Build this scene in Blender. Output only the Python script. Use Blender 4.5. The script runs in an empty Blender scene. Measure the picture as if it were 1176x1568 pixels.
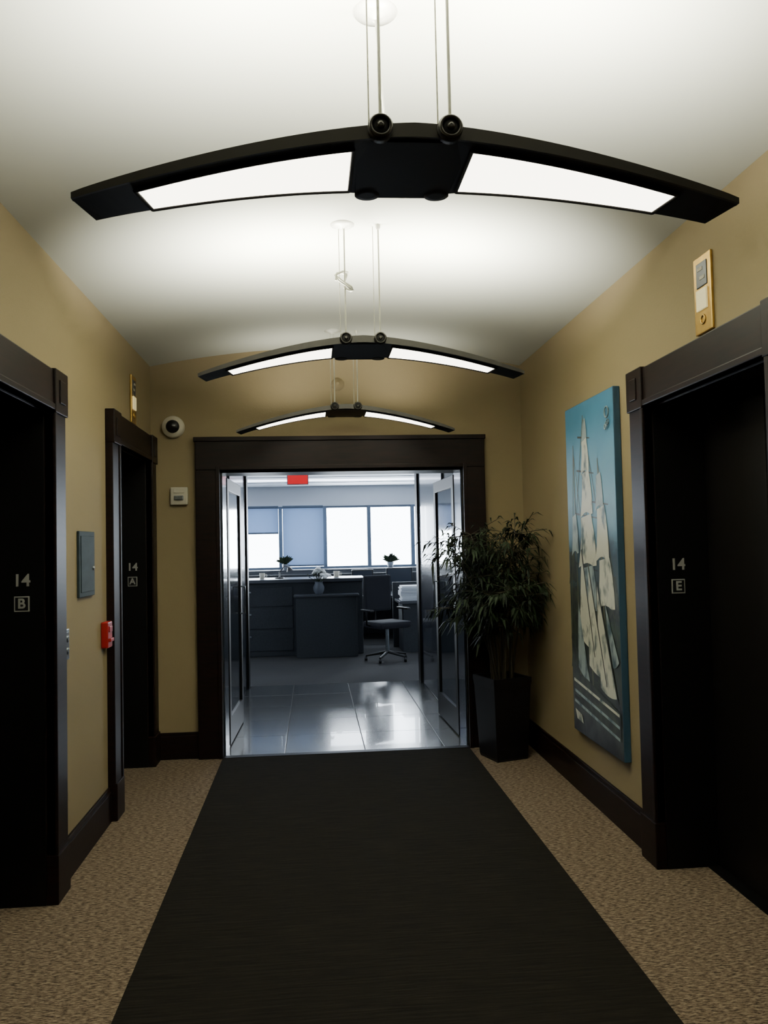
import bpy, bmesh, math, random
from mathutils import Vector, Matrix
random.seed(7)
S=bpy.context.scene
# ------------------------------------------------------------------ materials
def lin(c):
    return tuple(((x/255)/12.92 if x/255<=.04045 else ((x/255+.055)/1.055)**2.4) for x in c)+(1,)
def mat(name,col,rough=.6,metal=0,spec=.5,noise=None,bump=None,emit=None,coat=0,trans=0):
    m=bpy.data.materials.new(name); m.use_nodes=True
    nt=m.node_tree; b=nt.nodes['Principled BSDF']
    c=lin(col); b.inputs['Base Color'].default_value=c
    b.inputs['Roughness'].default_value=rough; b.inputs['Metallic'].default_value=metal
    b.inputs['Specular IOR Level'].default_value=spec
    b.inputs['Coat Weight'].default_value=coat
    b.inputs['Transmission Weight'].default_value=trans
    tc=nt.nodes.new('ShaderNodeTexCoord')
    if noise:
        col2,scale,stretch,lo,hi=noise
        mp=nt.nodes.new('ShaderNodeMapping'); mp.inputs['Scale'].default_value=stretch
        n=nt.nodes.new('ShaderNodeTexNoise'); n.inputs['Scale'].default_value=scale; n.inputs['Detail'].default_value=4
        r=nt.nodes.new('ShaderNodeValToRGB'); r.color_ramp.elements[0].position=lo; r.color_ramp.elements[1].position=hi
        r.color_ramp.elements[0].color=c; r.color_ramp.elements[1].color=lin(col2)
        L=nt.links; L.new(tc.outputs['Object'],mp.inputs[0]); L.new(mp.outputs[0],n.inputs['Vector']); L.new(n.outputs['Fac'],r.inputs[0]); L.new(r.outputs[0],b.inputs['Base Color'])
    if bump:
        sc,st,stretch=bump
        mp=nt.nodes.new('ShaderNodeMapping'); mp.inputs['Scale'].default_value=stretch
        n=nt.nodes.new('ShaderNodeTexNoise'); n.inputs['Scale'].default_value=sc
        bp=nt.nodes.new('ShaderNodeBump'); bp.inputs['Strength'].default_value=st; bp.inputs['Distance'].default_value=.01
        L=nt.links; L.new(tc.outputs['Object'],mp.inputs[0]); L.new(mp.outputs[0],n.inputs['Vector']); L.new(n.outputs['Fac'],bp.inputs['Height']); L.new(bp.outputs[0],b.inputs['Normal'])
    if emit:
        ec,es=emit; b.inputs['Emission Color'].default_value=lin(ec); b.inputs['Emission Strength'].default_value=es
    return m
M={}
M['wall']=mat('beige_wall_paint',(137,123,93),.75,bump=(180,.12,(1,1,1)),spec=.2)
M['ceil']=mat('ceiling_paint',(182,184,170),.85,spec=.15)
M['wood']=mat('dark_mahogany',(25,11,8),.45,noise=((12,6,5),6,(1,1,8),.35,.65),spec=.2)
M['jamb']=mat('dark_bronze_jamb',(10,9,9),.45,spec=.22)
M['edoor']=mat('elevator_door_finish',(17,14,12),.45,noise=((9,8,7),14,(14,14,.6),.35,.65),spec=.25)
M['bronze']=mat('fixture_bronze',(20,19,18),.5,metal=.2,spec=.3)
M['bronze2']=mat('fixture_bronze_rim',(60,58,53),.4,metal=.5)
M['lens']=mat('lamp_lens',(255,250,238),.4,emit=((255,247,226),8))
M['steel']=mat('steel',(150,155,158),.3,metal=.9,noise=((110,120,125),30,(1,1,8),.3,.7))
M['cable']=mat('steel_cable',(205,205,190),.5,metal=.2)
M['brass']=mat('brass',(196,160,84),.3,metal=.8,noise=((176,140,66),20,(1,1,1),.3,.7))
M['display']=mat('indicator_display',(40,48,60),.3)
M['lampw']=mat('lantern_lit_glass',(240,228,180),.4,emit=((255,236,170),.45))
M['white']=mat('white_plastic',(196,190,172),.5)
M['black']=mat('black_plastic',(14,14,16),.35)
M['red']=mat('red_enamel',(150,14,16),.4)
M['numeral']=mat('numeral_white',(160,160,155),.5)
M['metalblue']=mat('brushed_panel',(48,60,64),.6,noise=((36,48,52),8,(1,1,3),.3,.7),spec=.15)
M['tile']=mat('polished_stone_tile',(90,93,95),.2,noise=((74,77,79),5,(1,1,1),.3,.7),spec=.6,coat=.15)
M['grout']=mat('tile_grout',(46,46,46),.6)
M['ofloor']=mat('office_carpet',(50,50,50),.9,noise=((38,38,38),60,(1,1,1),.3,.7))
M['owall']=mat('office_wall',(186,190,196),.8)
M['oceil']=mat('office_ceiling_tile',(222,227,234),.8)
M['oglass']=mat('smoked_glass_door',(24,32,42),.1,spec=.8,coat=.4)
M['panel']=mat('glossy_dark_panel',(36,44,58),.18,spec=.8,coat=.4)
M['cubicle']=mat('cubicle_panel',(48,53,58),.7,noise=((38,43,48),50,(1,1,1),.3,.7))
M['ctop']=mat('counter_top',(62,66,72),.35)
M['frame']=mat('window_frame',(80,92,108),.5)
M['pot']=mat('planter_lacquer',(11,9,10),.45,spec=.3)
M['soil']=mat('soil',(26,20,15),.95)
M['leaf']=mat('bamboo_leaf',(33,49,25),.6,noise=((16,28,14),9,(1,1,1),.35,.65),spec=.3)
M['cane']=mat('cane_stem',(50,45,31),.6)
M['petal']=mat('white_petal',(235,235,230),.6)
M['vase']=mat('vase_ceramic',(90,96,104),.3)
M['paper']=mat('paper',(225,228,232),.7)
M['fabric']=mat('chair_fabric',(24,26,34),.85)
M['exit']=mat('exit_sign_red',(190,20,30),.4,emit=((230,30,40),.8))
M['strip']=mat('strip_light_tube',(235,242,255),.4,emit=((228,238,255),6))
def blindmat():
    m=bpy.data.materials.new('roller_blind_fabric'); m.use_nodes=True; nt=m.node_tree; L=nt.links
    out=nt.nodes['Material Output']; nt.nodes.remove(nt.nodes['Principled BSDF'])
    d=nt.nodes.new('ShaderNodeBsdfDiffuse'); t=nt.nodes.new('ShaderNodeBsdfTranslucent'); x=nt.nodes.new('ShaderNodeMixShader')
    w=nt.nodes.new('ShaderNodeTexWave'); w.inputs['Scale'].default_value=60; r=nt.nodes.new('ShaderNodeValToRGB'); tc=nt.nodes.new('ShaderNodeTexCoord')
    r.color_ramp.elements[0].color=lin((122,132,146)); r.color_ramp.elements[1].color=lin((134,144,160))
    L.new(tc.outputs['Object'],w.inputs['Vector']); L.new(w.outputs['Fac'],r.inputs[0])
    L.new(r.outputs[0],d.inputs[0]); t.inputs[0].default_value=lin((128,142,162))
    x.inputs[0].default_value=.5; L.new(d.outputs[0],x.inputs[1]); L.new(t.outputs[0],x.inputs[2]); L.new(x.outputs[0],out.inputs[0]); return m
M['blind']=blindmat()
def carpet(name,c1,c2,c3,rotz,sx,sy,scale):
    m=bpy.data.materials.new(name); m.use_nodes=True; nt=m.node_tree; b=nt.nodes['Principled BSDF']; L=nt.links
    b.inputs['Roughness'].default_value=.95; b.inputs['Specular IOR Level'].default_value=.1
    tc=nt.nodes.new('ShaderNodeTexCoord'); mp=nt.nodes.new('ShaderNodeMapping')
    mp.inputs['Rotation'].default_value=(0,0,rotz); mp.inputs['Scale'].default_value=(sx,sy,1)
    n=nt.nodes.new('ShaderNodeTexNoise'); n.inputs['Scale'].default_value=scale; n.inputs['Detail'].default_value=3; n.inputs['Roughness'].default_value=.7
    r=nt.nodes.new('ShaderNodeValToRGB'); e=r.color_ramp.elements
    e[0].position=.38; e[0].color=lin(c2); e[1].position=.56; e[1].color=lin(c1)
    x=e.new(.7); x.color=lin(c3)
    bp=nt.nodes.new('ShaderNodeBump'); bp.inputs['Strength'].default_value=.5; bp.inputs['Distance'].default_value=.005
    L.new(tc.outputs['Object'],mp.inputs[0]); L.new(mp.outputs[0],n.inputs['Vector']); L.new(n.outputs['Fac'],r.inputs[0])
    L.new(r.outputs[0],b.inputs['Base Color']); L.new(n.outputs['Fac'],bp.inputs['Height']); L.new(bp.outputs[0],b.inputs['Normal'])
    return m
M['carpet']=carpet('beige_fleck_carpet',(120,105,88),(60,50,41),(146,130,110),.75,1,3.2,38)
M['runner']=carpet('dark_ribbed_runner',(29,26,21),(20,18,15),(36,32,26),0,.5,8,9)

def painting_mat():
    m=bpy.data.materials.new('painted_canvas'); m.use_nodes=True; nt=m.node_tree; b=nt.nodes['Principled BSDF']; L=nt.links
    b.inputs['Roughness'].default_value=.5
    tc=nt.nodes.new('ShaderNodeTexCoord'); sp=nt.nodes.new('ShaderNodeSeparateXYZ')
    n=nt.nodes.new('ShaderNodeTexNoise'); n.inputs['Scale'].default_value=5.5; n.inputs['Detail'].default_value=6
    ad=nt.nodes.new('ShaderNodeMath'); ad.operation='MULTIPLY_ADD'; ad.inputs[1].default_value=.5
    mr=nt.nodes.new('ShaderNodeMapRange'); mr.inputs[1].default_value=.65; mr.inputs[2].default_value=2.68
    r=nt.nodes.new('ShaderNodeValToRGB'); e=r.color_ramp.elements
    e[0].position=0; e[0].color=lin((13,15,18))
    e[1].position=1; e[1].color=lin((66,122,156))
    for p,c in [(.08,(66,70,70)),(.13,(18,22,23)),(.20,(46,54,42)),(.27,(24,34,30)),(.34,(60,74,66)),(.40,(26,38,38)),(.47,(50,68,72)),(.53,(34,56,70)),(.60,(66,104,124)),(.72,(90,138,162)),(.86,(76,132,164))]:
        x=e.new(p); x.color=lin(c)
    L.new(tc.outputs['Object'],n.inputs['Vector']); L.new(tc.outputs['Object'],sp.inputs[0])
    L.new(n.outputs['Fac'],ad.inputs[0]); L.new(sp.outputs['Z'],ad.inputs[2]); L.new(ad.outputs[0],mr.inputs[0]); L.new(mr.outputs[0],r.inputs[0]); L.new(r.outputs[0],b.inputs['Base Color'])
    return m
M['canvas']=painting_mat()
M['pwhite']=mat('paint_sail_cream',(212,212,196),.5,noise=((74,92,94),7,(1,1.6,1.0),.50,.66))
M['pgrey']=mat('paint_sail_shade',(150,164,166),.5,noise=((60,80,88),7,(1,1.6,1.0),.46,.64))
M['pdark']=mat('paint_dark',(26,30,28),.5,noise=((58,66,52),14,(1,1,1),.4,.7))
M['pbranch']=mat('paint_olive',(84,84,62),.5)
M['pedge']=mat('canvas_edge',(38,70,92),.5)

# ------------------------------------------------------------------ mesh builder
class MB:
    def __init__(s,name): s.name=name; s.bm=bmesh.new(); s.mats=[]
    def mi(s,m):
        m=M[m]
        if m not in s.mats: s.mats.append(m)
        return s.mats.index(m)
    def face(s,pts,m,smooth=False):
        vs=[s.bm.verts.new(p) for p in pts]; f=s.bm.faces.new(vs); f.material_index=s.mi(m); f.smooth=smooth; return f
    def _add(s,vs,fs,m,smooth=False):
        v=[s.bm.verts.new(p) for p in vs]; k=s.mi(m)
        for f in fs:
            g=s.bm.faces.new([v[i] for i in f]); g.material_index=k; g.smooth=smooth
    def box(s,x0,x1,y0,y1,z0,z1,m,T=None):
        x0,x1=min(x0,x1),max(x0,x1); y0,y1=min(y0,y1),max(y0,y1); z0,z1=min(z0,z1),max(z0,z1)
        vs=[Vector(p) for p in [(x0,y0,z0),(x1,y0,z0),(x1,y1,z0),(x0,y1,z0),(x0,y0,z1),(x1,y0,z1),(x1,y1,z1),(x0,y1,z1)]]
        if T: vs=[T@v for v in vs]
        s._add(vs,[(0,3,2,1),(4,5,6,7),(0,1,5,4),(1,2,6,5),(2,3,7,6),(3,0,4,7)],m)
    def bbox(s,x0,x1,y0,y1,z0,z1,m,c=.006,T=None):
        b=bmesh.new(); r=bmesh.ops.create_cube(b,size=1)
        for v in b.verts: v.co=Vector((x0+(v.co.x+.5)*(x1-x0),y0+(v.co.y+.5)*(y1-y0),z0+(v.co.z+.5)*(z1-z0)))
        bmesh.ops.bevel(b,geom=b.edges[:],offset=c,segments=2,affect='EDGES',profile=.6)
        b.verts.index_update()
        s._add([(T@v.co if T else v.co.copy()) for v in b.verts],[[v.index for v in f.verts] for f in b.faces],m); b.free()
    def loft(s,rings,m,smooth=True,caps=True):
        n=len(rings[0]); vs=[p for r in rings for p in r]; fs=[]
        for i in range(len(rings)-1):
            for j in range(n):
                a=i*n+j; b=i*n+(j+1)%n; fs.append((a,b,b+n,a+n))
        s._add(vs,fs,m,smooth)
        if caps:
            s._add(rings[0],[tuple(reversed(range(n)))],m); s._add(rings[-1],[tuple(range(n))],m)
    def tube(s,path,r,m,seg=10):
        P=[Vector(p) for p in path]; R=r if isinstance(r,(list,tuple)) else [r]*len(P); rings=[]
        for i,p in enumerate(P):
            t=(P[min(i+1,len(P)-1)]-P[max(i-1,0)]).normalized()
            a=t.cross(Vector((0,0,1))); 
            if a.length<.05: a=t.cross(Vector((0,1,0)))
            a.normalize(); b=t.cross(a)
            rings.append([p+(a*math.cos(k*2*math.pi/seg)+b*math.sin(k*2*math.pi/seg))*R[i] for k in range(seg)])
        s.loft(rings,m)
    def lathe(s,c,axis,prof,m,seg=24):
        ax=Vector(axis).normalized(); a=ax.cross(Vector((0,0,1)))
        if a.length<.05: a=Vector((1,0,0))
        a.normalize(); b=ax.cross(a); c=Vector(c)
        s.loft([[c+ax*h+(a*math.cos(k*2*math.pi/seg)+b*math.sin(k*2*math.pi/seg))*r for k in range(seg)] for r,h in prof],m)
    def torus(s,c,axis,R,r,m,seg=24,sg=8):
        ax=Vector(axis).normalized(); a=ax.cross(Vector((0,0,1)))
        if a.length<.05: a=Vector((1,0,0))
        a.normalize(); b=ax.cross(a); c=Vector(c); vs=[];fs=[]
        for i in range(seg):
            d=a*math.cos(i*2*math.pi/seg)+b*math.sin(i*2*math.pi/seg)
            for j in range(sg):
                t=j*2*math.pi/sg; vs.append(c+d*(R+r*math.cos(t))+ax*r*math.sin(t))
        for i in range(seg):
            for j in range(sg): fs.append((i*sg+j,((i+1)%seg)*sg+j,((i+1)%seg)*sg+(j+1)%sg,i*sg+(j+1)%sg))
        s._add(vs,fs,m,True)
    def done(s,parent=None,fix=True):
        if fix: bmesh.ops.recalc_face_normals(s.bm,faces=s.bm.faces[:])
        me=bpy.data.meshes.new(s.name); s.bm.to_mesh(me); s.bm.free()
        for m in s.mats: me.materials.append(m)
        o=bpy.data.objects.new(s.name,me); S.collection.objects.link(o)
        if parent: o.parent=parent
        return o
def empty(name,loc=(0,0,0)):
    e=bpy.data.objects.new(name,None); e.location=loc; S.collection.objects.link(e); return e

# ------------------------------------------------------------------ dimensions
XL,XR,YF,YB=-1.225,1.68,6.38,-2.6
XC=(XL+XR)/2
HC=3.0; RISE=.15
T=.3
# ------------------------------------------------------------------ shell
b=MB('floor'); b.box(XL-T,XR+T,YB,YF,-.1,0,'carpet'); b.done()
b=MB('carpet_runner'); b.bbox(-.705,1.185,YB+.05,YF-.075,.0,.007,'runner',.003); b.done()
b=MB('trim_4'); b.bbox(-.70,1.19,YF-.07,YF-.001,.0,.009,'jamb',.003); b.done()
b=MB('ceiling'); N=40
hw=(XR-XL)/2+.02
def zc(x): return HC+RISE*(1-((x-XC)/hw)**2)
xs=[XC-hw+2*hw*i/N for i in range(N+1)]
b._add([(x,y,zc(x)) for x in xs for y in (YB-.02,YF+.02)]+[(x,y,zc(x)+.12) for x in xs for y in (YB-.02,YF+.02)],
  [(2*i,2*i+2,2*i+3,2*i+1) for i in range(N)]+[(2*(N+1)+2*i,2*(N+1)+2*i+1,2*(N+1)+2*i+3,2*(N+1)+2*i+2) for i in range(N)],'ceil',True)
b.done(fix=False)
def sidewall(name,x,sg,opens):
    b=MB(name); y=YB; x1=x+sg*T
    for a,c in opens:
        b.box(x,x1,y,a,0,HC+.08,'wall'); b.box(x,x1,a,c,2.25,HC+.08,'wall'); y=c
    b.box(x,x1,y,YF+.25,0,HC+.08,'wall'); return b.done()
OL=[(2.78,3.87),(5.17,6.17)]; OR=[(2.78,3.87)]
sidewall('wall_left',XL,-1,OL); sidewall('wall_right',XR,1,OR)
b=MB('wall_far'); FX0,FX1=-.70,1.19
b.box(XL,FX0,YF,YF+.25,0,3.3,'wall'); b.box(FX1,XR,YF,YF+.25,0,3.3,'wall'); b.box(FX0,FX1,YF,YF+.25,2.19,3.3,'wall'); b.done()
b=MB('wall_back'); b.box(XL-T,XR+T,YB-.15,YB,0,3.3,'wall'); b.done()
def basex(name,x,sg,ys):
    b=MB(name)
    for a,c in ys:
        if sg<0: b.bbox(x,x+.022,a,c,0,.175,'wood',.004); b.bbox(x,x+.014,a,c,.17,.2,'wood',.004)
        else: b.bbox(x-.022,x,a,c,0,.175,'wood',.004); b.bbox(x-.014,x,a,c,.17,.2,'wood',.004)
    b.done()
basex('baseboard_left',XL,-1,[(YB,2.6),(4.05,4.99)])
basex('baseboard_right',XR,1,[(YB,2.6),(4.05,YF)])
b=MB('baseboard_far')
for a,c in [(XL+.04,-.88),(1.37,XR-.022)]:
    b.bbox(a,c,YF-.022,YF,0,.175,'wood',.004); b.bbox(a,c,YF-.014,YF,.17,.2,'wood',.004)
b.done()
# ------------------------------------------------------------------ elevator entrances
def text(body,loc,rot,size,parent,name='floor_numeral'):
    c=bpy.data.curves.new(name,'FONT'); c.body=body; c.size=size; c.align_x='CENTER'; c.align_y='CENTER'; c.extrude=.0015; c.offset=.0015
    o=bpy.data.objects.new(name,c); c.materials.append(M['numeral']); o.location=loc; o.rotation_euler=rot; S.collection.objects.link(o); o.parent=parent; return o
def elevator(x,sg,a,c,letter,ow=.18):
    e=empty('elevator_entrance')
    b=MB('casing'); p=.045
    def bx(o0,o1,y0,y1,z0,z1,m='wood',cv=.005):
        X0,X1=sorted((x+sg*o0,x+sg*o1)); b.bbox(X0,X1,y0,y1,z0,z1,m,cv)
    bx(-p,.01,a-ow,a,0,2.25); bx(-p,.01,c,c+ow,0,2.25); bx(-p,.01,a-ow,c+ow,2.25,2.44)
    for y0 in (a-ow,c):
        bx(-p-.012,0,y0-.004,y0+ow+.004,2.24,2.446); bx(-p-.018,-p-.01,y0+.05,y0+ow-.05,2.29,2.40)
        bx(-p-.010,0,y0-.003,y0+ow+.003,0,.22)
    bx(-p-.008,0,a-.03,a,.22,2.25); bx(-p-.008,0,c,c+.03,.22,2.25); bx(-p-.008,0,a-.0,c,2.25,2.28)
    b.done(e)
    b=MB('jamb')
    bx(0,.34,a-.02,a+.004,0,2.25,'jamb',.002); bx(0,.34,c-.004,c+.02,0,2.25,'jamb',.002); bx(0,.34,a,c,2.242,2.262,'jamb',.002)
    b.done(e)
    b=MB('door_panels'); m=(a+c)/2
    bx(.26,.30,a-.02,m-.002,.004,2.25,'edoor',.004); bx(.26,.30,m+.002,c+.02,.004,2.25,'edoor',.004)
    bx(.30,.33,a-.02,c+.02,0,2.26,'black',.002)
    b.done(e)
    b=MB('sill'); bx(.20,.30,a+.005,c-.005,.0,.006,'jamb',.002); b.done(e)
    xx=x+sg*.10
    text('14',(xx,c-.007,1.465),(math.pi/2,0,0),.078,e)
    b=MB('letter_badge'); b.bbox(xx-.034,xx+.034,c-.008,c-.003,1.325,1.395,'numeral',.002); b.bbox(xx-.029,xx+.029,c-.0095,c-.006,1.33,1.39,'black',.002); b.done(e)
    text(letter,(xx,c-.0105,1.36),(math.pi/2,0,0),.062,e)
    return e
elevator(XL,-1,*OL[0],'B'); elevator(XL,-1,*OL[1],'A'); elevator(XR,1,*OR[0],'E')
def lantern(x,sg,yc,zm=2.63):
    b=MB('elevator_hall_lantern')
    def bx(o0,o1,y0,y1,z0,z1,mm,cv=.003):
        X0,X1=sorted((x-sg*(o0+.001),x-sg*(o1+.001))); b.bbox(X0,X1,yc+y0,yc+y1,z0,z1,mm,cv)
    bx(0,.012,-.075,.075,zm-.165,zm+.165,'brass')
    bx(.011,.016,-.045,.045,zm+.03,zm+.135,'display')
    bx(.015,.018,-.012,.03,zm+.10,zm+.115,'white',.001); bx(.015,.018,-.03,.012,zm+.06,zm+.075,'white',.001)
    bx(.011,.02,-.045,.045,zm-.07,zm+.02,'lampw')
    b.torus((x-sg*.014,yc,zm-.11),(1,0,0),.018,.004,'brass')
    b.done()
lantern(XR,1,3.29); lantern(XL,-1,3.2); lantern(XL,-1,5.74)
# ------------------------------------------------------------------ far portal
b=MB('trim_1'); p=.06
b.bbox(-.885,FX0,YF-p,YF-.001,0,2.19,'wood',.006); b.bbox(FX1,1.365,YF-p,YF-.001,0,2.19,'wood',.006); b.bbox(-.885,1.365,YF-p,YF-.001,2.19,2.44,'wood',.006)
b.bbox(-.895,1.375,YF-p-.012,YF-.001,2.41,2.445,'wood',.005)
b.bbox(FX0-.03,FX0,YF-p-.008,YF-.001,0,2.22,'wood',.003); b.bbox(FX1,FX1+.03,YF-p-.008,YF-.001,0,2.22,'wood',.003); b.bbox(FX0,FX1,YF-p-.008,YF-.001,2.19,2.22,'wood',.003)
b.box(FX0+.001,FX0+.014,YF,YF+.3,0,2.19,'panel'); b.box(FX1-.014,FX1-.001,YF,YF+.3,0,2.19,'panel'); b.box(FX0,FX1,YF,YF+.3,2.172,2.188,'jamb'); b.done()
# ------------------------------------------------------------------ vestibule + office
b=MB('floor_vestibule'); X0,X1,Y0,Y1=-.78,1.25,YF,9.5
b.box(X0,X1,Y0,Y1,-.1,-.004,'grout'); 
ty=(Y1-Y0)/5; tx=.62
for i in range(4):
    for j in range(5):
        xa=X0+.02+i*tx-.1
        if min(X1,xa+tx)-max(X0,xa)>.02: b.bbox(max(X0,xa+.003),min(X1,xa+tx-.003),Y0+j*ty+.003,Y0+(j+1)*ty-.003,-.012,.0,'tile',.0015)
b.done()
b=MB('wall_vestibule_left'); b.box(-.92,-.78,YF+.25,9.5,0,2.75,'owall'); b.done()
b=MB('wall_vestibule_right'); b.box(1.25,1.40,YF+.25,9.5,0,2.75,'owall'); b.done()
b=MB('floor_office'); b.box(-6,6,9.5,16.2,-.1,0,'ofloor'); b.done()
b=MB('ceiling_office'); b.box(-6,6,YF+.25,16.2,2.75,2.85,'oceil')
for y in (10.2,11.4,12.6,13.8,15.0): b.box(-6,6,y-.012,y+.012,2.742,2.752,'frame')
for y in (12.0,14.4): b.bbox(-4,4,y-.1,y+.1,2.735,2.752,'strip',.003)
b.done()
b=MB('wall_office_left'); b.box(-6.1,-6,9.4,16.2,0,2.8,'owall'); b.done()
b=MB('wall_office_right'); b.box(6,6.1,9.4,16.2,0,2.8,'owall'); b.done()
b=MB('wall_office_front'); b.box(-6,-.92,9.4,9.5,0,2.8,'owall'); b.box(1.40,6,9.4,9.5,0,2.8,'owall'); b.done()
b=MB('wall_office_window'); b.box(-6,6,16.0,16.2,0,1.14,'owall'); b.box(-6,6,16.0,16.2,2.36,2.8,'owall'); b.done()
k=1
for i in range(-6,7):
    xa=.25+i*.865
    if xa<-6 or xa+.865>6: continue
    b=MB('window_%d'%k); k+=1
    b.bbox(xa-.035,xa+.035,16.01,16.12,1.14,2.36,'frame',.004); b.bbox(xa+.83,xa+.9,16.012,16.115,1.14,2.36,'frame',.004)
    b.bbox(xa+.03,xa+.84,16.02,16.1,1.14,1.18,'frame',.004); b.bbox(xa+.03,xa+.84,16.02,16.1,2.32,2.36,'frame',.004)
    b.done()
def blind(xa,xb,z0):
    b=MB('roller_blind'); b.box(xa,xb,15.95,15.956,z0,2.34,'blind'); b.tube([(xa,15.95,2.35),(xb,15.95,2.35)],.025,'frame',10); b.bbox(xa,xb,15.942,15.966,z0-.03,z0,'frame',.004); b.done()
blind(-.57,.215,1.22); blind(-1.45,-.65,1.86); blind(-2.3,-1.52,1.5); blind(2.05,2.78,1.22)
b=MB('windowsill'); b.bbox(-6,6,15.72,15.99,1.09,1.13,'ctop',.005); b.done()
for i,(x,y) in enumerate([(-1.95,12.6)]):
    b=MB('linear_pendant_light'); z=2.38
    b.bbox(x-.9,x+.9,y-.06,y+.06,z,z+.05,'frame',.006); b.bbox(x-.87,x+.87,y-.045,y+.045,z-.012,z+.004,'strip',.004)
    for dx in (-.7,.7): b.tube([(x+dx,y,z+.04),(x+dx,y,2.76)],.004,'cable',6)
    b.done()
b=MB('exit_sign'); b.bbox(-.33,-.05,11.47,11.50,2.46,2.59,'exit',.006); b.tube([(-.19,11.485,2.58),(-.19,11.485,2.76)],.01,'steel',8); b.bbox(-.34,-.04,11.475,11.495,2.45,2.60,'steel',.004); b.done()
def leaf(name,xh,sg,yh,ang):
    e=empty(name,(xh,yh,0)); e.rotation_euler=(0,0,ang)
    w=.92; b=MB('leaf')
    b.bbox(-.02,.02,0,.09,.01,2.16,'jamb',.004); b.bbox(-.02,.02,w-.09,w,.01,2.16,'jamb',.004)
    b.bbox(-.02,.02,.08,w-.08,.01,.22,'jamb',.004); b.bbox(-.02,.02,.08,w-.08,2.06,2.16,'jamb',.004)
    b.box(-.006,.006,.08,w-.08,.21,2.07,'oglass')
    b.tube([(sg*-.02,w-.14,1.0),(sg*-.06,w-.14,1.0),(sg*-.06,w-.14,1.24),(sg*-.02,w-.14,1.24)],.009,'steel',8)
    b.done(e)
leaf('door_1',-.70,-1,YF+.31,-.03); leaf('door_2',1.19,1,YF+.31,.03)
b=MB('sidelight_left'); b.bbox(-.779,-.755,7.65,9.45,.02,2.5,'panel',.004); b.bbox(-.779,-.735,9.32,9.5,0,2.6,'jamb',.004); b.done()  # left vestibule sidelight: glossy panel with dark end post
b=MB('sidelight_right'); b.bbox(1.225,1.249,7.65,9.45,.02,2.5,'panel',.004); b.bbox(1.205,1.249,9.32,9.5,0,2.6,'jamb',.004); b.done()  # matching sidelight panel and post on the right vestibule wall
b=MB('reception_desk')
b.bbox(-2.6,.72,12.0,12.7,.0,1.06,'cubicle',.008); b.bbox(-2.65,.76,11.94,12.74,1.06,1.11,'ctop',.008)
for j in range(3):
    b.bbox(-2.5,-.3,11.985,12.01,.08+j*.32,.36+j*.32,'cubicle',.006); b.bbox(-1.3,-.9,11.965,11.99,.28+j*.32,.3+j*.32,'steel',.003)
b.bbox(-.25,.62,11.7,12.05,0,.86,'cubicle',.008); b.bbox(-.28,.65,11.67,12.05,.86,.89,'ctop',.006)
b.done()
b=MB('office_desk'); b.bbox(1.25,2.8,11.9,12.6,.71,.75,'ctop',.006); b.bbox(1.3,1.75,11.95,12.55,0,.71,'cubicle',.006); b.bbox(2.7,2.76,11.95,12.55,0,.71,'cubicle',.006); b.bbox(1.22,2.8,12.6,12.66,0,1.0,'cubicle',.006); b.done()
b=MB('paper_stack')
for i in range(9): b.box(1.30,1.58,12.0,12.36,.751+i*.024,.772+i*.024,'paper',Matrix.Translation((random.uniform(-.02,.02),random.uniform(-.02,.02),0)))
b.done()
def monitor(x,y,z,w=.46):
    b=MB('computer_monitor'); b.bbox(x-w/2,x+w/2,y-.02,y+.02,z+.1,z+.42,'black',.008); b.bbox(x-w/2+.02,x+w/2-.02,y-.024,y-.018,z+.12,z+.40,'display',.003)
    b.bbox(x-.03,x+.03,y,y+.04,z+.01,z+.2,'black',.004); b.bbox(x-.12,x+.12,y-.06,y+.1,z,z+.015,'black',.004); b.done()
monitor(.82,13.6,.755,.36); monitor(1.5,14.2,.755)
b=MB('office_desk'); b.bbox(-2.5,2.8,13.3,14.6,.71,.75,'ctop',.006)
for x in (-2.4,0,2.6): b.bbox(x,x+.06,13.4,14.5,0,.71,'cubicle',.006)
b.bbox(-2.5,2.8,14.62,14.68,0,1.08,'cubicle',.006); b.done()
def chair(x,y,rz):
    e=MB('office_chair'); T_=Matrix.Translation((x,y,0))@Matrix.Rotation(rz,4,'Z')
    for k in range(5):
        a=k*2*math.pi/5; p=T_@Vector((math.cos(a)*.3,math.sin(a)*.3,.07)); c=T_@Vector((0,0,.12)); e.tube([c,p],[.022,.014],'black',8); e.lathe(p+Vector((-.02,0,-.04)),(1,0,0),[(.01,0),(.03,.004),(.03,.036),(.01,.04)],'black',12)
    e.tube([T_@Vector((0,0,.1)),T_@Vector((0,0,.46))],.025,'steel',10)
    e.bbox(-.25,.25,-.24,.24,.45,.54,'fabric',.035,T_)
    e.bbox(-.22,.22,.2,.27,.66,1.16,'fabric',.03,T_)
    e.tube([T_@Vector((0,.15,.46)),T_@Vector((0,.3,.5)),T_@Vector((0,.28,.9))],.018,'black',8)
    for sx in (-1,1):
        e.tube([T_@Vector((sx*.24,.05,.48)),T_@Vector((sx*.3,.05,.5)),T_@Vector((sx*.3,.05,.68))],.014,'black',8); e.bbox(sx*.3-.03,sx*.3+.03,-.1,.16,.68,.71,'black',.01,T_)
    e.done()
chair(1.0,11.2,.5)
b=MB('flower_vase'); fx,fy,fz=.08,11.82,.892
b.lathe((fx,fy,fz),(0,0,1),[(.05,0),(.075,.05),(.08,.1),(.055,.16),(.06,.18)],'vase')
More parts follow.
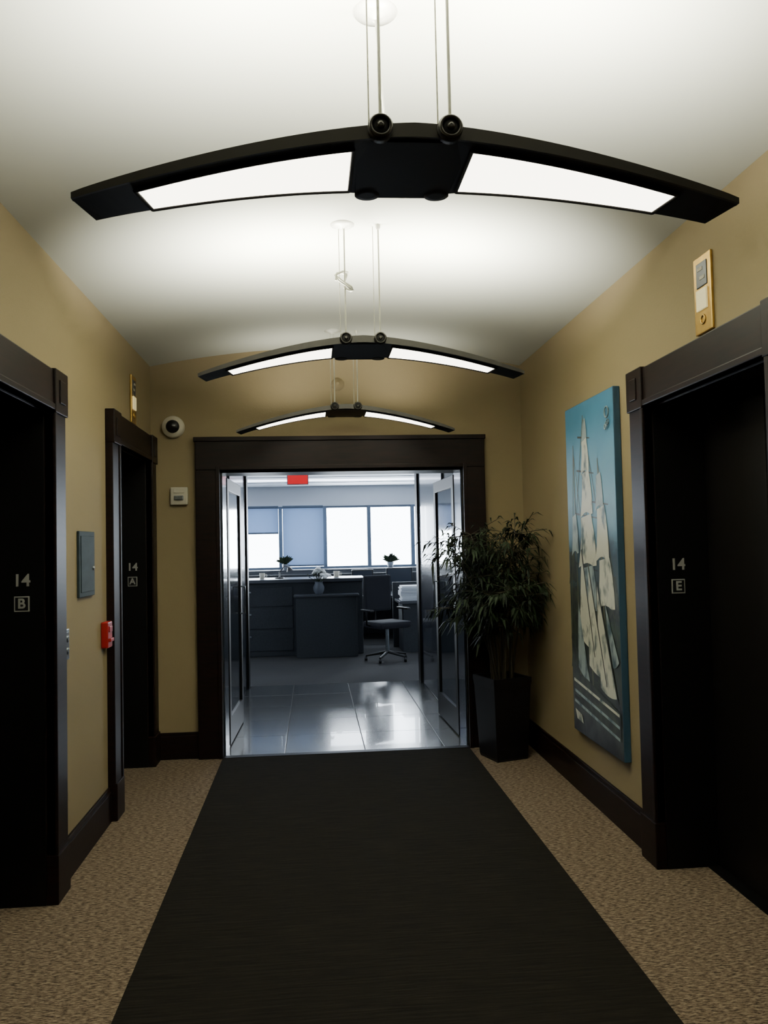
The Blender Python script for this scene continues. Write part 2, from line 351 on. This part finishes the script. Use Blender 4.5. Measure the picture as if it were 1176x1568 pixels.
for i in range(34):
    a=random.uniform(0,6.28); r=random.uniform(0,.17); z=fz+.2+.13*(1-(r/.17)**2)*random.uniform(.6,1.1)+.03
    p=Vector((fx+r*math.cos(a),fy+r*math.sin(a)*.6,z)); b.tube([(fx,fy,fz+.15),p],.003,'leaf',5)
    if i%3:
        b.lathe(p,(math.cos(a)*.5,math.sin(a)*.5,1),[(.004,-.01),(.034,0),(.04,.014),(.022,.026),(.003,.028)],'petal',10)
    else:
        for q in range(3):
            d=Vector((random.uniform(-1,1),random.uniform(-1,1),random.uniform(-.3,.6))).normalized()*.07; s_=d.cross(Vector((0,0,1)))*.25; b.face([p,p+d*.5+s_,p+d,p+d*.5-s_],'leaf')
b.done(fix=False)
b=MB('desk_lamp'); b.lathe((-.5,12.3,1.112),(0,0,1),[(.07,0),(.07,.015),(.01,.02),(.008,.1)],'black'); b.tube([(-.5,12.3,1.2),(-.42,12.3,1.3),(-.36,12.3,1.27)],.007,'black',8); b.lathe((-.36,12.3,1.28),(.3,0,-1),[(.015,0),(.05,.06)],'black'); b.done()
for (x,y,z,r) in [(-.75,12.2,1.112,.04),(.35,12.3,1.112,.045)]:
    b=MB('desk_cup'); b.lathe((x,y,z),(0,0,1),[(r*.8,0),(r,.09),(r*.9,.09),(r*.75,.01)],'white'); b.torus((x+r+.01,y,z+.05),(0,1,0),.022,.005,'white'); b.done()
def smallplant(x,y,z):
    b=MB('potted_houseplant'); b.lathe((x,y,z),(0,0,1),[(.05,0),(.07,.11),(.06,.11),(.055,.1)],'vase')
    for i in range(60):
        a=random.uniform(0,6.28); l=random.uniform(.1,.24); d=Vector((math.cos(a)*random.uniform(.1,.9),math.sin(a)*.3,random.uniform(.3,1))).normalized()
        p=Vector((x,y,z+.1)); s_=d.cross(Vector((0,1,.2))).normalized()*.02; b.face([p,p+d*l*.6+s_,p+d*l+Vector((0,0,-.03)),p+d*l*.6-s_],'leaf')
    b.done(fix=False)
smallplant(-.52,15.82,1.132); smallplant(1.5,15.82,1.132)
# ------------------------------------------------------------------ pendant fixtures
def fixture(yc,cx=.262,dz=0,up=30.,cord=None,feed=None,HL=.79,drop=.165,tilt=0):
    top=empty('arched_pendant_light',(cx,yc,0))
    e=bpy.data.objects.new('tilted_body',None); S.collection.objects.link(e); e.parent=top
    zt=2.57+dz
    e.location=(0,0,zt); e.rotation_euler=(0,-tilt,0)
    z0_=zt; zt=0.0
    def z(s): return zt-drop*(abs(s)/HL)**1.6
    def y0(s): return -.14
    def y1(s):
        a=abs(s)
        if a<.14: return .15
        return .14-.16*((a-.14)/(HL-.14))**1.1
    b=MB('shell'); n=64; rings=[]
    ss=[-HL+2*HL*i/n for i in range(n+1)]
    for s_ in ss:
        sx2=s_*(1-.03*(abs(s_)/HL)**6)
        rings.append([Vector((s_,y0(s_),z(s_))),Vector((sx2,y1(s_),z(s_))),Vector((sx2,y1(s_),z(s_)+.014)),Vector((s_,y0(s_),z(s_)+.014))])
    b.loft(rings,'bronze',False)
    rings=[]
    for s_ in ss:
        t=max(0,1-abs(s_)/HL)
        rings.append([Vector((s_,y0(s_)-.008,z(s_)+.000)),Vector((s_,y0(s_)+.01,z(s_)+.000)),Vector((s_,y0(s_)+.01,z(s_)+.014+.02*t**.6)),Vector((s_,y0(s_)-.008,z(s_)+.014+.02*t**.6))])
    b.loft(rings,'bronze2',False)
    b.loft([[Vector((-.14,-.13,zt-.006)),Vector((-.125,.165,zt-.014)),Vector((-.125,.165,zt+.008)),Vector((-.14,-.13,zt+.008))],[Vector((.14,-.13,zt-.006)),Vector((.125,.165,zt-.014)),Vector((.125,.165,zt+.008)),Vector((.14,-.13,zt+.008))]],'bronze',False)
    for sx in (-1,1):
        b.lathe((sx*.095,.15,zt-.014),(0,0,1),[(.02,-.001),(.034,0),(.034,.02),(.02,.022)],'bronze',20)
        b.lathe((sx*.083,-.168,zt+.016),(0,1,0),[(.012,0),(.03,.003),(.03,.03),(.012,.033)],'bronze',24)
        b.torus((sx*.083,-.169,zt+.016),(0,1,0),.024,.004,'bronze2'); b.lathe((sx*.083,-.176,zt+.016),(0,1,0),[(.004,0),(.009,.003),(.009,.01)],'bronze2',14)
        b.bbox(sx*.083-.02,sx*.083+.02,-.16,-.08,zt+.01,zt+.038,'bronze',.006)
    b.done(e)
    b=MB('lens')
    def yb(s_): return y1(s_)-.018
    def ya(s_): return y0(s_)+.035
    sl=lambda sx,i,m: (.145+(.66-.145)*i/m)
    for sx in (-1,1):
        m=24; pr=None
        for i in range(m+1):
            q=sl(sx,i,m); s_=sx*q; a=Vector((s_,ya(s_),z(s_)-.004)); c=Vector((sx*(q-.02*(i/m)),yb(s_),z(s_)-.004))
            if pr: b.face([pr[0],a,c,pr[1]] ,'lens')
            pr=(a,c)
    b.done(e)
    b=MB('lens_rim')
    for sx in (-1,1):
        A=[Vector((sx*sl(sx,i,24),ya(sx*sl(sx,i,24))-.003,z(sl(sx,i,24))-.004)) for i in range(25)]
        C=[Vector((sx*(sl(sx,i,24)-.02*i/24),yb(sl(sx,i,24))+.003,z(sl(sx,i,24))-.004)) for i in range(25)]
        b.tube(A,.005,'bronze',6); b.tube(C,.005,'bronze',6); b.tube([A[0],C[0]],.005,'bronze',6); b.tube([A[-1],C[-1]],.005,'bronze',6)
    b.done(e)
    zt=z0_
    b=MB('cables')
    for sx in (-1,1):
        x=sx*.083; ztop=zc(cx+x)
        b.tube([(x,-.155,zt+.02),(x,-.155,ztop+.01)],.004,'cable',8); b.tube([(x-.025,-.13,zt+.02),(x-.025,-.13,ztop+.01)],.002,'cable',6)
        if sx<0 and not feed: b.lathe((x-.008,-.15,ztop+.01),(0,0,-1),[(.055,0),(.058,.014),(.03,.022),(.008,.035)],'cable',24)
        if sx>0: b.lathe((x,-.155,ztop+.005),(0,0,-1),[(.012,0),(.012,.02),(.006,.03)],'cable',16)
    if feed:
        fx_,fy_=feed[0]-cx,feed[1]-yc; ztop=zc(feed[0])
        b.lathe((fx_,fy_,ztop+.01),(0,0,-1),[(.06,0),(.063,.016),(.03,.024),(.008,.04)],'cable',28)
        b.tube([(fx_,fy_,ztop-.02),(-.05,.0,zt+.01)],.003,'cable',6)
    if cord:
        pts=[(-.083+.05*math.cos(t*.9)*math.sin(t*.31),-.15+.02*math.sin(t*.7),cord+.05*math.sin(t*.63)) for t in range(26)]
        b.tube(pts,.005,'cable',6)
    b.done(top)
    for sx in (-1,1):
        l=bpy.data.lights.new('uplight','AREA'); l.shape='RECTANGLE'; l.size=.5; l.size_y=.12; l.energy=up; l.color=(1,.97,.87); l.spread=math.radians(140)
        o=bpy.data.objects.new('uplight',l); o.location=(sx*.36,.0,zt+.03); o.rotation_euler=(math.pi-.25,sx*.1,0); S.collection.objects.link(o); o.parent=top
fixture(2.03,up=66,cx=.26,feed=(.21,2.31),HL=.795,dz=-.008,drop=.155,tilt=.008); fixture(4.05,up=60,cord=2.87,dz=.005,drop=.16,tilt=.005); fixture(6.02,up=3,dz=.012); fixture(-.3,up=6)
# ------------------------------------------------------------------ wall devices
b=MB('security_dome_camera'); c=(-1.05,YF,2.53)
b.lathe(c,(0,-1,0),[(.085,0),(.085,.03),(.078,.045),(.05,.05)],'white',32); b.lathe((c[0],c[1]-.04,c[2]),(0,-1,0),[(.052,0),(.05,.02),(.038,.04),(.018,.05),(.002,.053)],'black',28); b.done()
b=MB('wall_strobe_device'); b.bbox(-1.075,-.945,YF-.04,YF,1.93,2.065,'white',.008); b.bbox(-1.045,-.975,YF-.06,YF-.035,1.965,2.0,'steel',.006); b.bbox(-1.05,-.97,YF-.046,YF-.038,2.02,2.05,'white',.003); b.done()
b=MB('wall_sprinkler_escutcheon'); b.lathe((.22,YF,2.86),(0,-1,0),[(.05,0),(.05,.006),(.02,.012),(.012,.03)],'wall',28); b.done()
b=MB('elevator_control_panel'); b.bbox(XL,XL+.014,4.38,4.68,1.35,1.70,'metalblue',.004); b.bbox(XL+.01,XL+.018,4.405,4.655,1.375,1.675,'metalblue',.003)
b.lathe((XL+.016,4.63,1.5),(1,0,0),[(.012,0),(.012,.008),(.004,.01)],'steel',14); b.done()
b=MB('elevator_call_button'); b.bbox(XL,XL+.01,4.12,4.21,1.06,1.21,'steel',.003); b.bbox(XL+.008,XL+.012,4.135,4.195,1.075,1.195,'black',.001); b.lathe((XL+.009,4.165,1.165),(1,0,0),[(.018,0),(.018,.008),(.01,.01)],'steel',16); b.lathe((XL+.009,4.165,1.105),(1,0,0),[(.018,0),(.018,.008),(.01,.01)],'steel',16); b.done()
b=MB('fire_alarm_pull_station'); b.bbox(XL,XL+.042,4.85,4.955,1.03,1.18,'red',.008); b.bbox(XL+.038,XL+.055,4.865,4.94,1.065,1.085,'red',.004); b.bbox(XL+.038,XL+.048,4.87,4.935,1.12,1.155,'red',.004); b.done()
# ------------------------------------------------------------------ painting
e=empty('tall_ship_painting'); PY0,PY1,PZ0,PZ1=4.28,5.12,.40,2.43
b=MB('canvas'); b.bbox(XR-.04,XR-.001,PY0,PY1,PZ0,PZ1,'pedge',.004); b.face([(XR-.0405,PY1-.004,PZ0+.004),(XR-.0405,PY0+.004,PZ0+.004),(XR-.0405,PY0+.004,PZ1-.004),(XR-.0405,PY1-.004,PZ1-.004)],'canvas'); b.done(e,fix=False)
b=MB('painted_shapes'); lay=[0]
def pt(s_,t): return (XR-.0415-lay[0]*.00008,PY1-s_*(PY1-PY0),PZ0+t*(PZ1-PZ0))
def shape(pts,m): lay[0]+=1; b.face([pt(*p) for p in pts],m)
def line(s0,t0,s1,t1,w,m):
    dx,dy=s1-s0,(t1-t0)*2.36; l=math.hypot(dx,dy); nx,ny=-dy/l*w,dx/l*w/2.36
    shape([(s0+nx,t0+ny),(s1+nx*.6,t1+ny*.6),(s1-nx*.6,t1-ny*.6),(s0-nx,t0-ny)],m)
def sail(cs,ct,w,h,lean=0,m='pwhite'):
    L=[];R=[];n=10
    for i in range(n+1):
        f=i/n; ww=w*(.55+.45*(1-f)); cc=cs+lean*(f-.5)+.12*w*math.sin(f*math.pi)
        L.append((cc-ww,ct+(f-.5)*h)); R.append((cc+ww,ct+(f-.5)*h+.01))
    foot=[(cs-lean*.5+(1-2*j/6)*w*.92,ct-.5*h+.016*math.sin(j/6*math.pi)) for j in range(1,6)]
    shape(L+R[::-1]+foot,m)
def jib(s0,t0,s1,t1,s2,t2,m,b0=.05):
    P=[]
    C=[(s0,t0),(s1,t1),(s2,t2)]; cx_=sum(p[0] for p in C)/3; cy_=sum(p[1] for p in C)/3
    for k in range(3):
        A,B=C[k],C[(k+1)%3]
        for j in range(6):
            f=j/6; x=A[0]+(B[0]-A[0])*f; y=A[1]+(B[1]-A[1])*f; g=b0*math.sin(f*math.pi)*(1 if k!=2 else -.6)
            P.append((x+(x-cx_)*g*2,y+(y-cy_)*g*2))
    shape(P,m)
for (s_,t,w,h) in [(.08,.50,.09,.10),(.12,.36,.12,.16),(.9,.42,.1,.12),(.06,.24,.07,.1),(.55,.2,.3,.07)]: sail(s_,t,w,h,0,'pdark')
for a in [(.46,.14,.40,.96),(.74,.18,.68,.82),(.20,.18,.17,.88)]: line(*a,.012,'pbranch')
for a in [(.40,.95,.02,.40),(.40,.95,.97,.30),(.68,.81,.98,.4),(.17,.86,.40,.50),(.17,.86,.03,.3)]: line(*a,.005,'pbranch')
for a in [(.28,.90,.54,.885),(.24,.80,.60,.78),(.18,.67,.66,.65),(.52,.70,.86,.685),(.12,.52,.62,.50)]: line(*a,.007,'pdark')
for a in [(.42,.905,.06,.07,0,'pgrey'),(.42,.83,.09,.10,0,'pwhite'),(.69,.72,.08,.10,0,'pgrey'),(.43,.72,.13,.13,0,'pwhite'),(.72,.60,.13,.15,0,'pwhite'),(.42,.58,.19,.15,0,'pwhite'),
 (.76,.46,.17,.14,0,'pwhite'),(.42,.44,.18,.13,.03,'pgrey'),(.16,.60,.08,.12,0,'pgrey')]: sail(*a)
jib(.30,.55,.22,.30,.50,.27,'pwhite'); jib(.44,.50,.40,.22,.72,.20,'pwhite'); jib(.60,.46,.62,.17,.92,.16,'pwhite'); jib(.74,.42,.86,.24,.97,.26,'pgrey'); jib(.20,.40,.16,.20,.40,.17,'pgrey')
for a in [(.30,.56,.52,.25),(.44,.51,.74,.18),(.60,.47,.93,.15)]: line(*a,.012,'pdark')
shape([(.03,.185),(.35,.175),(.97,.125),(.97,.05),(.5,.075),(.1,.12)],'pdark')
for (t,m) in [(.150,'pwhite'),(.132,'pdark'),(.118,'pgrey'),(.100,'pdark'),(.086,'pgrey')]: shape([(.05,t+.012),(.95,t-.028),(.95,t-.036),(.05,t+.003)],m)
shape([(.06,.068),(.2,.06),(.24,.035),(.1,.04)],'pwhite')
b.torus((XR-.05,4.36,2.30),(1,0,0),.03,.004,'pgrey')
for q in range(3): b.torus((XR-.05,4.345+.02*q,2.245-.012*q),(1,0,0),.014,.003,'pgrey',14,6)
b.done(e,fix=False)
# ------------------------------------------------------------------ plant
e=empty('potted_bamboo_palm')
px,py=1.385,6.02
b=MB('planter'); rings=[]
for h_,w in [(0,.125),(.02,.13),(.53,.152),(.57,.158),(.60,.158),(.60,.14),(.55,.136)]:
    rings.append([Matrix.Rotation(.30,4,'Z')@Vector((sx*w,sy*w,h_))+Vector((px,py,0)) for sx,sy in [(-1,-1),(1,-1),(1,1),(-1,1)]])
b.loft(rings,'pot',False); b.box(-.13,.13,-.13,.13,.53,.565,'soil',Matrix.Translation((px,py,0))@Matrix.Rotation(.30,4,'Z')); b.done(e)
b=MB('foliage'); pb=MB('stems')
def lf(p,d,l,w):
    d=d.normalized(); s_=d.cross(Vector((0,0,1)))
    if s_.length<.1: s_=Vector((1,0,0))
    s_=s_.normalized()*w; q=p+d*l*.5; t=p+d*l+Vector((0,0,-l*.4))
    def cl(v): return Vector((min(v.x,XR-.015),min(v.y,YF-.07),v.z))
    k=b.mi('leaf'); vs=[b.bm.verts.new(cl(v)) for v in (p,q+s_,q-s_,t)]
    f=b.bm.faces.new((vs[0],vs[1],vs[2])); f.material_index=k; f=b.bm.faces.new((vs[1],vs[3],vs[2])); f.material_index=k
for i in range(13):
    a=i*2.4; r0=random.uniform(.02,.08); top_=random.uniform(1.2,1.74); sp=random.uniform(.08,.40)
    p0=Vector((px+r0*math.cos(a),py+r0*math.sin(a),.55)); p1=Vector((px-.05+sp*math.cos(a),py-.14+sp*math.sin(a)*.8,top_-.3*sp))
    p1.x=min(p1.x,XR-.06); p1.y=min(p1.y,YF-.1)
    mid=(p0+p1)/2+Vector((0,0,.18)); mid.x=(p0.x*.75+p1.x*.25); mid.y=(p0.y*.75+p1.y*.25)
    P=[p0.lerp(mid,t).lerp(mid.lerp(p1,t),t) for t in [j/8 for j in range(9)]]
    pb.tube(P,[.009-.0008*j for j in range(9)],'cane',6)
    for j in range(4,9):
        for k in range(5 if j<8 else 9):
            bd=Vector((random.uniform(-1,1),random.uniform(-1,1),random.uniform(-.2,.5))).normalized(); bl=random.uniform(.1,.3)
            q=P[j]+bd*bl; q.x=min(q.x,XR-.04); q.y=min(q.y,YF-.09); pb.tube([P[j],q],.0022,'cane',4)
            for m_ in range(8):
                f=random.uniform(.25,1); pp=P[j].lerp(q,f)
                lf(pp,bd+Vector((random.uniform(-.9,.9),random.uniform(-.9,.9),random.uniform(-.7,.3))),random.uniform(.08,.15),random.uniform(.006,.011))
b.done(e,fix=False); pb.done(e)
# ------------------------------------------------------------------ world / daylight
w=bpy.data.worlds.new('overcast_sky'); S.world=w; w.use_nodes=True
bg=w.node_tree.nodes['Background']; bg.inputs[0].default_value=(.82,.91,1,1); bg.inputs[1].default_value=14.0
l=bpy.data.lights.new('window_daylight','AREA'); l.shape='RECTANGLE'; l.size=11; l.size_y=1.6; l.energy=1200; l.color=(.80,.90,1)
o=bpy.data.objects.new('window_daylight',l); o.location=(.3,16.6,1.7); o.rotation_euler=(-math.pi/2,0,0); S.collection.objects.link(o)
# ------------------------------------------------------------------ camera
yaw,pitch,roll,F=.0882,.0386,.0217,1249.4
f=Vector((math.sin(yaw)*math.cos(pitch),math.cos(yaw)*math.cos(pitch),math.sin(pitch)))
r=Vector((math.cos(yaw),-math.sin(yaw),0)); u=r.cross(f)
r2=r*math.cos(roll)-u*math.sin(roll); u2=u*math.cos(roll)+r*math.sin(roll)
cd=bpy.data.cameras.new('camera'); cam=bpy.data.objects.new('camera',cd); S.collection.objects.link(cam)
R=Matrix((r2,u2,-f)).transposed().to_4x4(); cam.matrix_world=Matrix.Translation((0,0,1.6))@R
cd.sensor_fit='VERTICAL'; cd.sensor_height=24; cd.lens=24*F/1568; cd.clip_start=.05
S.camera=cam
